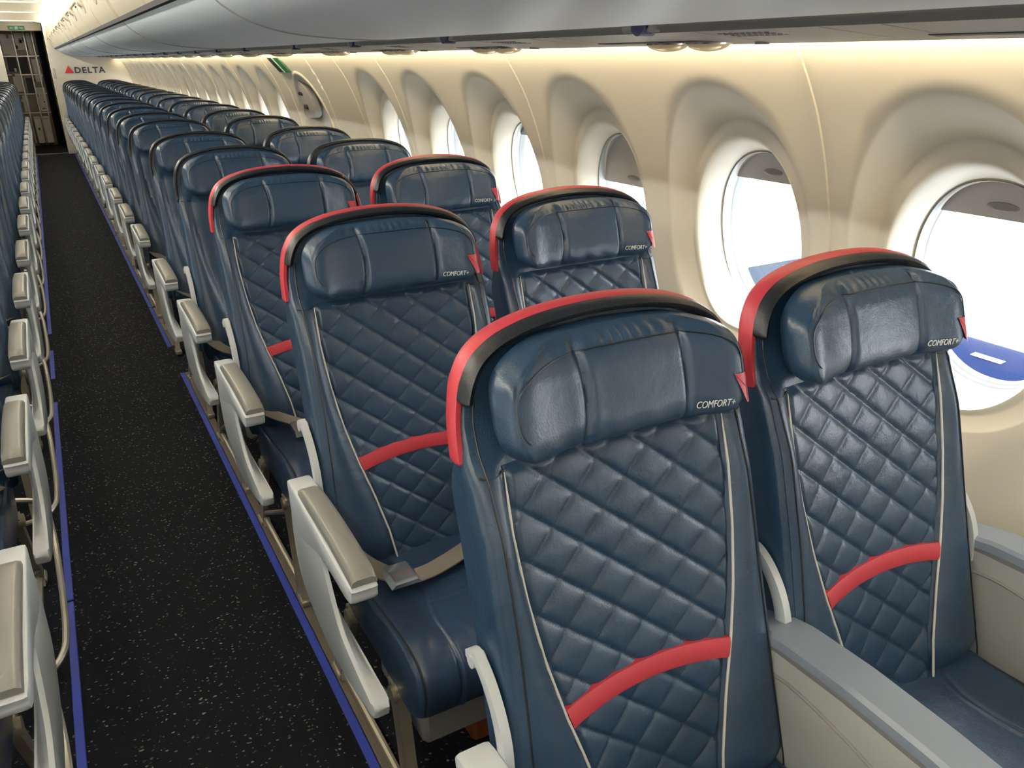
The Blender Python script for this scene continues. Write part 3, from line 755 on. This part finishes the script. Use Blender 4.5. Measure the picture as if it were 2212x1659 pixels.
def cap_gap(xm, w=.0355):
    mb = MB(); R = []
    for i in range(25):
        y = lerp(.12, .72, i/24); z = table([(.10, .632), (.18, .655), (.30, .676), (.42, .687), (.55, .692), (.66, .688), (.74, .672)])(y)-.026
        h = .006*min(1, i/3, (24-i)/3)+.0005
        R.append([(xm-w, y, z-h), (xm+w, y, z-h), (xm+w, y, z+h), (xm-w, y, z+h)])
    mb.rings(R); return mb.mesh('cap_gap', M['grill'])
def groove(xm, w=.0352):
    mb = MB(); pts = spline([(.755, .55, 0), (.72, .595, 0), (.64, .615, 0), (.52, .60, 0), (.40, .565, 0), (.28, .515, 0), (.18, .45, 0)], 6)
    mb.tube([(xm-w+.0005, y, z) for y, z, _ in pts], .0035, 6); return mb.mesh('tray_outline', M['psu'])
def belt(v):
    mb = MB(); bk = MB()
    def ribbon(pts, w=.024, th=.0016):
        pts = spline(pts, 5); R = []
        for i, p in enumerate(pts):
            a, b = Vector(pts[max(0, i-1)]), Vector(pts[min(len(pts)-1, i+1)]); d = (b-a).normalized(); n = Vector((0, 0, 1)); s = d.cross(n).normalized(); n2 = s.cross(d)
            p = Vector(p); R.append([p-s*w-n2*th, p+s*w-n2*th, p+s*w+n2*th, p-s*w+n2*th])
        m_ = MB(); m_.rings(R); straps.append(m_.mesh('belt_strap', M['belt'], ang=50))
    straps = []
    if v == 0:
        ribbon([(.215, .66, .50), (.13, .60, .486), (.05, .555, .482), (-.06, .515, .482), (-.12, .505, .486)])
        ribbon([(-.225, .66, .52), (-.20, .60, .50), (-.17, .55, .490), (-.14, .52, .486)])
        ribbon([(.21, .58, .475), (.15, .53, .474), (.07, .51, .476), (.03, .515, .480)], .018)
        R = []
        for (y, k) in ((.475, .7), (.480, 1), (.545, 1), (.55, .7)):
            R.append([(-.175, y, .490), (-.165, y, .492+.010*k), (-.115, y, .494+.008*k), (-.105, y, .490)])
        bk.rings(R)
    else:
        ribbon([(-.225, .66, .53), (-.18, .62, .505), (-.13, .57, .49), (-.10, .53, .486)])
        ribbon([(.215, .66, .50), (.12, .60, .486), (.04, .55, .482)])
        R = []
        for (x, k) in ((-.150, .8), (-.145, 1), (-.10, 1), (-.095, .8)):
            R.append([(x, .455, .484), (x, .460, .484+.022*k), (x, .52, .486+.024*k), (x, .53, .486)])
        bk.rings(R)
    return straps, bk.mesh('buckle', M['chrome'], ang=30)
def leg_mesh(x, s):
    mb = MB()
    mb.rings([[(x-s*.0-.012, y, z), (x+.012, y, z), (x+.012, y+w, z), (x-.012, y+w, z)] for y, w, z in ((.345, .05, .345), (.325, .045, .20), (.300, .05, .04), (.285, .08, .012))])
    mb.rings([[(x-.010, y, z), (x+.010, y, z), (x+.010, y+w, z), (x-.010, y+w, z)] for y, w, z in ((.62, .05, .345), (.72, .035, .18), (.80, .05, .03), (.79, .07, .010))])
    mb.tube([(x, .33, .055), (x, .82, .04)], .009, 8)
    mb.tube([(x, .36, .30), (x, .80, .06)], .008, 8)
    mb.box(x-.016, x+.016, .28, .34, .008, .03, .004); mb.box(x-.016, x+.016, .80, .86, .008, .03, .004)
    return mb.mesh('leg', M['metal'], ang=40)
def frame_mesh():
    mb = MB()
    for y in (.36, .64): mb.tube([(-.235, y, .33), (.235, y, .33)], .019, 12)
    mb.box(-.215, .215, .34, .69, .335, .35, .004); return mb.mesh('seat_frame', M['metal'])
def bar_mesh(s):
    mb = MB(); mb.tube([tuple(p) for p in spline([(s*.20, .80, .32), (s*.270, .78, .30), (s*.292, .66, .27), (s*.300, .45, .235), (s*.300, .26, .20), (s*.288, .17, .185), (s*.24, .12, .175), (s*.10, .11, .17)], 6)], .0085, 8)
    return mb.mesh('baggage_bar', M['alu'])
def box_mesh():
    mb = MB(); mb.box(-.19, .10, .30, .56, .215, .325, .012); return mb.mesh('under_seat_box', M['grill'])
def vest_mesh():
    mb = MB(); mb.box(-.06, .17, .34, .60, .12, .20, .010); return mb.mesh('life_vest_pouch', M['orange'])
def shell_mesh():
    mb = MB(); R = []
    zs = [.50+.03*i for i in range(19)]+[1.06, 1.09, 1.12, 1.145, 1.16, 1.175, 1.187, 1.196]
    for z in zs:
        w = halfw(z)-.006-(.02 if z > 1.17 else 0); w = max(w, .05)
        o1 = lerp(.058, .036, sstep(.98, 1.06, z)); o2 = lerp(.088, .056, sstep(.98, 1.06, z)); o3 = lerp(.102, .064, sstep(.98, 1.06, z))
        R.append([(-w, yb(z)+o1, z), (-w+.01, yb(z)+o2, z), (-w*.7, yb(z)+o3, z), (w*.7, yb(z)+o3, z), (w-.01, yb(z)+o2, z), (w, yb(z)+o1, z)])
    mb.rings(R)
    return mb.mesh('seat_shell', M['shell'], ang=45)

ME = dict(back=back_body(), quilt=panel_grid('quilt'), plain=panel_grid('plain'), stripe=stripe_mesh(), pL=piping_mesh(-1), pR=piping_mesh(1), sL=seam_mesh(-1), sR=seam_mesh(1), yoke=yoke_seam(),
          red=rim('red_trim', M['red'], 1.040, [(-.004, .016), (.0035, .015), (.0060, .021), (.0060, .039), (.003, .046), (-.004, .046)]),
          bind=rim('edge_binding', M['leather_dark'], 1.118, [(-.014, .004), (-.010, -.006), (-.004, -.008), (.001, -.003), (.0035, .006), (.0035, .018), (-.014, .018)]),
          bind_e=rim('edge_binding', M['leather_dark'], 1.02, [(-.008, .006), (-.005, .000), (-.001, .000), (.0025, .006), (.0025, .020), (-.008, .020)]),
          mount=headrest_post(), cush=cushion_mesh(), cL=piping_cush(-1), cR=piping_cush(1), shell=shell_mesh(),
          armL=arm_panel(-1), padL=arm_pad(-1), armR=arm_panel(1), padR=arm_pad(1), brL=bracket(-.250), brR=bracket(.250),
          frame=frame_mesh(), legA=leg_mesh(-.215, -1), legB=leg_mesh(.215, 1), barL=bar_mesh(-1), barR=bar_mesh(1), box=box_mesh(), vest=vest_mesh())
B0, B1 = belt(0), belt(1)
DX = .521
cx = DX/2
def knob_mesh():
    mb = MB(); mb.rings([[(xx, .675+r*1.3*math.cos(2*PI*i/20), .505+r*math.sin(2*PI*i/20)) for i in range(20)] for xx, r in ((.236, .016), (.252, .017), (.259, .013), (.261, .006))]); return mb.mesh('recline_knob', M['black'])
ME['knob'] = knob_mesh()
ME.update(armC=simple_arm(1, cx), padC=arm_pad(1, cx+.019, cx-.019), armCL=simple_arm(1, -cx), padCL=arm_pad(1, -cx+.019, -cx-.019),
          shC=shroud(cx+.0), capC=shroud_cap(cx), gapC=cap_gap(cx), grvC=groove(cx), brC=bracket(cx+.01), shW=shroud(cx+.022), capW=shroud_cap(cx+.022), gapW=cap_gap(cx+.022), grvW=groove(cx+.022))

def seat(x, yo, comfort, role, label, group, detail=2, var=0, front=False):
    r = empty('passenger_chair', (x, yo, 0), label, 'airplane seat', group)
    P = lambda nm, me, par=r: put(nm, me, par)
    bk = P('backrest', ME['back'])
    P('seat_shell', ME['shell'])
    if comfort:
        q = P('quilted_panel', ME['quilt']); P('accent_stripe', ME['stripe'], q)
        P('piping', ME['pL'], bk); P('piping', ME['pR'], bk); P('red_trim', ME['red']); P('edge_binding', ME['bind'])
    else:
        P('back_panel', ME['plain']); P('edge_binding', ME['bind_e'])
    if detail >= 1: P('bolster_seam', ME['sL'], bk); P('bolster_seam', ME['sR'], bk)
    if detail >= 2: P('yoke_seam', ME['yoke'], bk)
    h = P('headrest', HEADS[var % 4]); 
    if detail >= 1: P('headrest_seam', HSEAM, h)
    if detail >= 2: P('headrest_mount', ME['mount'])
    if comfort: P('lettering', lt, h)['label'] = 'pale COMFORT+ lettering'; P('logo_flag', flag, h)['label'] = 'red stitched triangle tab'; P('logo_stitching', flagl, h)
    c = P('seat_cushion', ME['cush']); 
    if detail >= 1: P('cushion_seam', ME['cL'], c); P('cushion_seam', ME['cR'], c)
    def arm(a, p):
        q = P('armrest', ME[a]); P('arm_pad', ME[p], q); return q
    if role == 'aisleR':      # right-hand block, aisle at its left
        arm('armL', 'padL')
        if front:
            q = arm('shC', 'capC'); P('cap_gap', ME['gapC'], q); P('tray_outline', ME['grvC'], q)
        else: arm('armC', 'padC')
        if detail >= 2: P('hinge_bracket', ME['brL']); P('hinge_bracket', ME['brC'])
    elif role == 'windowR':
        q = arm('shW', 'capW') if front else arm('armC', 'padC')
        if front: P('cap_gap', ME['gapW'], q); P('tray_outline', ME['grvW'], q)
        if detail >= 2: P('hinge_bracket', ME['brR'])
    elif role == 'aisleL':    # left-hand block, aisle at its right
        arm('armR', 'padR'); arm('armCL', 'padCL')
        P('baggage_bar', ME['barR'])
    if front: P('recline_knob', ME['knob'])
    P('seat_frame', ME['frame'])
    P('leg', ME['legA' if role != 'aisleL' else 'legB'])
    if detail >= 1 and not front:
        bs = B0 if var % 2 == 0 else B1
        for st in bs[0]: q = P('belt_strap', st)
        P('buckle', bs[1])
    if detail >= 2: P('under_seat_box', ME['box']); P('life_vest_pouch', ME['vest'])
    return r
def row_off(k):
    if k <= 3: return (k-1)*.8636
    if k <= 5: return 1.7272+(k-3)*.778
    return 4.258+(k-6)*.778
o_ = ['front', 'second', 'third', 'fourth', 'fifth', 'sixth', 'seventh', 'eighth', 'ninth', 'tenth', 'eleventh', 'twelfth', 'thirteenth', 'fourteenth', 'fifteenth', 'sixteenth', 'seventeenth', 'eighteenth', 'nineteenth', 'last']
near = {(1, 0): 'large quilted navy leather seat with red trim in the foreground centre, beside the grey console',
        (1, 1): 'quilted navy leather seat with red trim beside the nearest window',
        (2, 0): 'quilted navy aisle seat with buckled grey belt directly behind the foreground seat',
        (2, 1): 'quilted navy window seat with red trim in front of the half-lowered shade',
        (3, 0): 'quilted navy aisle seat with red trim, rearmost of the red-trimmed aisle seats',
        (3, 1): 'quilted navy window seat with red trim, rearmost of the red-trimmed window seats'}
for k in range(1, 21):
    yo = row_off(k)
    for c_, (x, role) in enumerate(((.628, 'aisleR'), (.628+DX, 'windowR'))):
        if k <= 3: lab = near[k, c_]
        else: lab = 'plain navy leather %s seat right of the aisle, in the %s row' % (('aisle', 'window')[c_], o_[k-1])
        seat(x, yo, k <= 3, role, lab, ('quilted seats with red trim right of the aisle' if k <= 3 else 'plain navy seats right of the aisle'), 2 if k <= 4 else (1 if k <= 9 else 0), var={(1, 0): 1, (1, 1): 3, (2, 0): 2, (2, 1): 0, (3, 0): 3, (3, 1): 2}.get((k, c_), k+c_), front=(k == 1))
    psu(yo+.07 if False else yo-.0, 'grey service panel with two round reading lamps above the %s window seat' % ('%s row' % o_[k-1]))
left_off = [.004, .868, 1.729, 2.534, 3.314, 4.104, 4.934]+[4.934+.778*i for i in range(1, 15)]
for k, yo in enumerate(left_off):
    if yo > 15.5: break
    seat(-.498, yo, k <= 2, 'aisleL', 'navy leather aisle seat left of the aisle with white armrest, %s one from the camera' % ordn[k], 'navy seats left of the aisle', 1 if k <= 6 else 0, var=k)

# ------------------------------------------------------------------ far galley
g = empty('galley_unit', (-.1, 18.4, 0), 'brown and cream galley cabinets seen through the doorway at the far end of the aisle', 'galley')
L = lambda mb, nm, mt, par=g, **k: local(mb.build(nm, mt, **k), g)
b = MB(); b.box(-.75, .20, 18.42, 19.0, 0, 2.08); L(b, 'cabinet_body', M['brown'], smooth=False)
def gd(x0, x1, z0, z1, mt='galley', nm='compartment_door'):
    d = MB(); d.box(x0, x1, 18.395, 18.425, z0, z1, .006); L(d, nm, M[mt])
for (x0, x1, z0, z1) in ((-.40, -.20, 1.62, 1.98), (-.17, -.02, 1.70, 2.0), (.02, .10, 1.62, 2.0), (-.34, -.20, .98, 1.30), (-.26, -.16, .62, .92), (.03, .15, 1.15, 1.55), (.00, .15, .62, 1.05)): gd(x0, x1, z0, z1)
for (x0, x1, z0, z1) in ((-.36, -.22, 1.34, 1.58), (-.18, -.04, 1.30, 1.62), (-.13, -.03, .95, 1.22)): gd(x0, x1, z0, z1, 'dark', 'recess')
rg = random.Random(3)
for i in range(16):
    x = rg.uniform(-.40, .10); z = rg.uniform(.6, 1.95); d = MB(); d.box(x, x+rg.uniform(.02, .07), 18.385, 18.40, z, z+rg.uniform(.02, .09), .003); L(d, 'latch_plate', M[rg.choice(['galley', 'alu', 'brown', 'dark'])])
for x in (-.19, -.01, .12): 
    d = MB(); d.box(x-.012, x+.012, 18.38, 18.42, .05, 2.05, .003); L(d, 'metal_post', M['alu'])
for z in (.60, .94, 1.28, 1.6):
    d = MB(); d.box(-.42, .17, 18.385, 18.42, z-.012, z+.012, .003); L(d, 'metal_shelf_edge', M['alu'])
for x0, x1, lab in ((-.145, -.03, 'cream galley cart with dark emblem under the far cabinets, left one'), (.0, .12, 'cream galley cart beside the black doorway gap, right one')):
    r = empty('galley_cart', ((x0+x1)/2, 18.3, 0), lab, 'cart', 'galley carts')
    d = MB(); d.box(x0, x1, 18.20, 18.375, .06, .54, .008); local(d.build('cart_body', M['galley']), r)
    d = MB(); d.box(x0+.02, x1-.02, 18.185, 18.20, .50, .525, .004); local(d.build('handle', M['alu']), r)
    for wx in (x0+.02, x1-.02):
        d = MB(); d.tube([(wx-.008, 18.22, .03), (wx+.008, 18.22, .03)], .028, 14); local(d.build('wheel', M['black']), r)
    if x0 < -.1:
        d = MB(); d.rings([[(-.088+q*math.cos(a)*(1+.35*math.cos(5*a)), yy, .32+q*1.3*math.sin(a)*(1+.35*math.cos(5*a))) for a in [2*PI*i/30 for i in range(30)]] for q, yy in ((.018, 18.1965), (.018, 18.20))]); local(d.build('emblem', M['dark']), r)
b = MB(); R = []
for z in (0.02, 2.04):
    R.append([(.17+.115*i/20, 18.0+.015*math.sin(i*1.9), z) for i in range(21)]+[(.285-.115*i/20, 18.03+.015*math.sin((20-i)*1.9), z) for i in range(21)])
b.rings(R); tag(b.build('curtain', M['black']), 'black curtain filling the gap beside the rear galley', 'curtain')
hd = MB(); hd.box(-.9, .285, 16.9, 17.0, 1.99, 2.14, .01); tag(hd.build('trim_header', M['ceil']), kind='structure').name = 'trim_99'
sg2 = empty('ceiling_exit_sign', (-.10, 16.88, 2.02), 'green and white lit exit sign on the cream header over the far aisle end', 'sign')
s = MB(); s.box(-.21, .03, 16.87, 16.895, 2.005, 2.065, .003); local(s.build('sign_plate', M['green']), sg2)
s = MB(); s.box(-.115, -.065, 16.864, 16.871, 2.012, 2.058, .002); s.rings([[(x, y, z) for x, z in ((-.19, 2.035), (-.165, 2.052), (-.165, 2.041), (-.13, 2.041), (-.13, 2.029), (-.165, 2.029), (-.165, 2.018))] for y in (16.866, 16.871)])
s.rings([[(x, y, z) for x, z in ((.01, 2.035), (-.015, 2.052), (-.015, 2.041), (-.05, 2.041), (-.05, 2.029), (-.015, 2.029), (-.015, 2.018))] for y in (16.866, 16.871)]); local(s.build('sign_marks', M['greenlit']), sg2)
b = MB(); b.box(-.36, .28, 16.5, 16.62, 0, .012, .003); trim(b, M['tan'])

# ------------------------------------------------------------------ outside the windows
e = empty('aircraft_engine', (5.6, 1.0, -1.6), 'blue engine cowling outside the nearest window with a white label', 'engine')
mb = MB(); R = []
for y, r in ((-.6, .95), (-.5, 1.05), (-.2, 1.12), (.6, 1.15), (3.8, 1.15), (4.4, 1.08), (5.2, .92), (5.3, .8)):
    R.append([(5.6+r*math.cos(2*PI*i/64), y, -1.6+r*math.sin(2*PI*i/64)) for i in range(64)])
mb.rings(R); local(mb.build('cowling', M['nacelle']), e)
def cyl(a, y, r=1.155): return (5.6+r*math.cos(a), y, -1.6+r*math.sin(a))
mb = MB(); mb.rings([[cyl(math.radians(a), y, rr) for a in (95, 96.5, 98)] for y, rr in ((2.82, 1.156), (3.04, 1.156))], False, False); local(mb.build('cowling_label', M['white']), e)
r = empty('ground_building', (9.0, 8.4, -2.6), 'pale blue grey gabled structure outside the second window', 'building')
mb = MB(); mb.rings([[(9, y, z) for y, z in ((7.6, -4), (9.3, -4), (9.3, -1.75), (8.55, -1.45), (7.6, -2.3))], [(12, y, z) for y, z in ((7.6, -4), (9.3, -4), (9.3, -1.75), (8.55, -1.45), (7.6, -2.3))]]); local(mb.build('gabled_body', M['outgrey'], smooth=False), r)
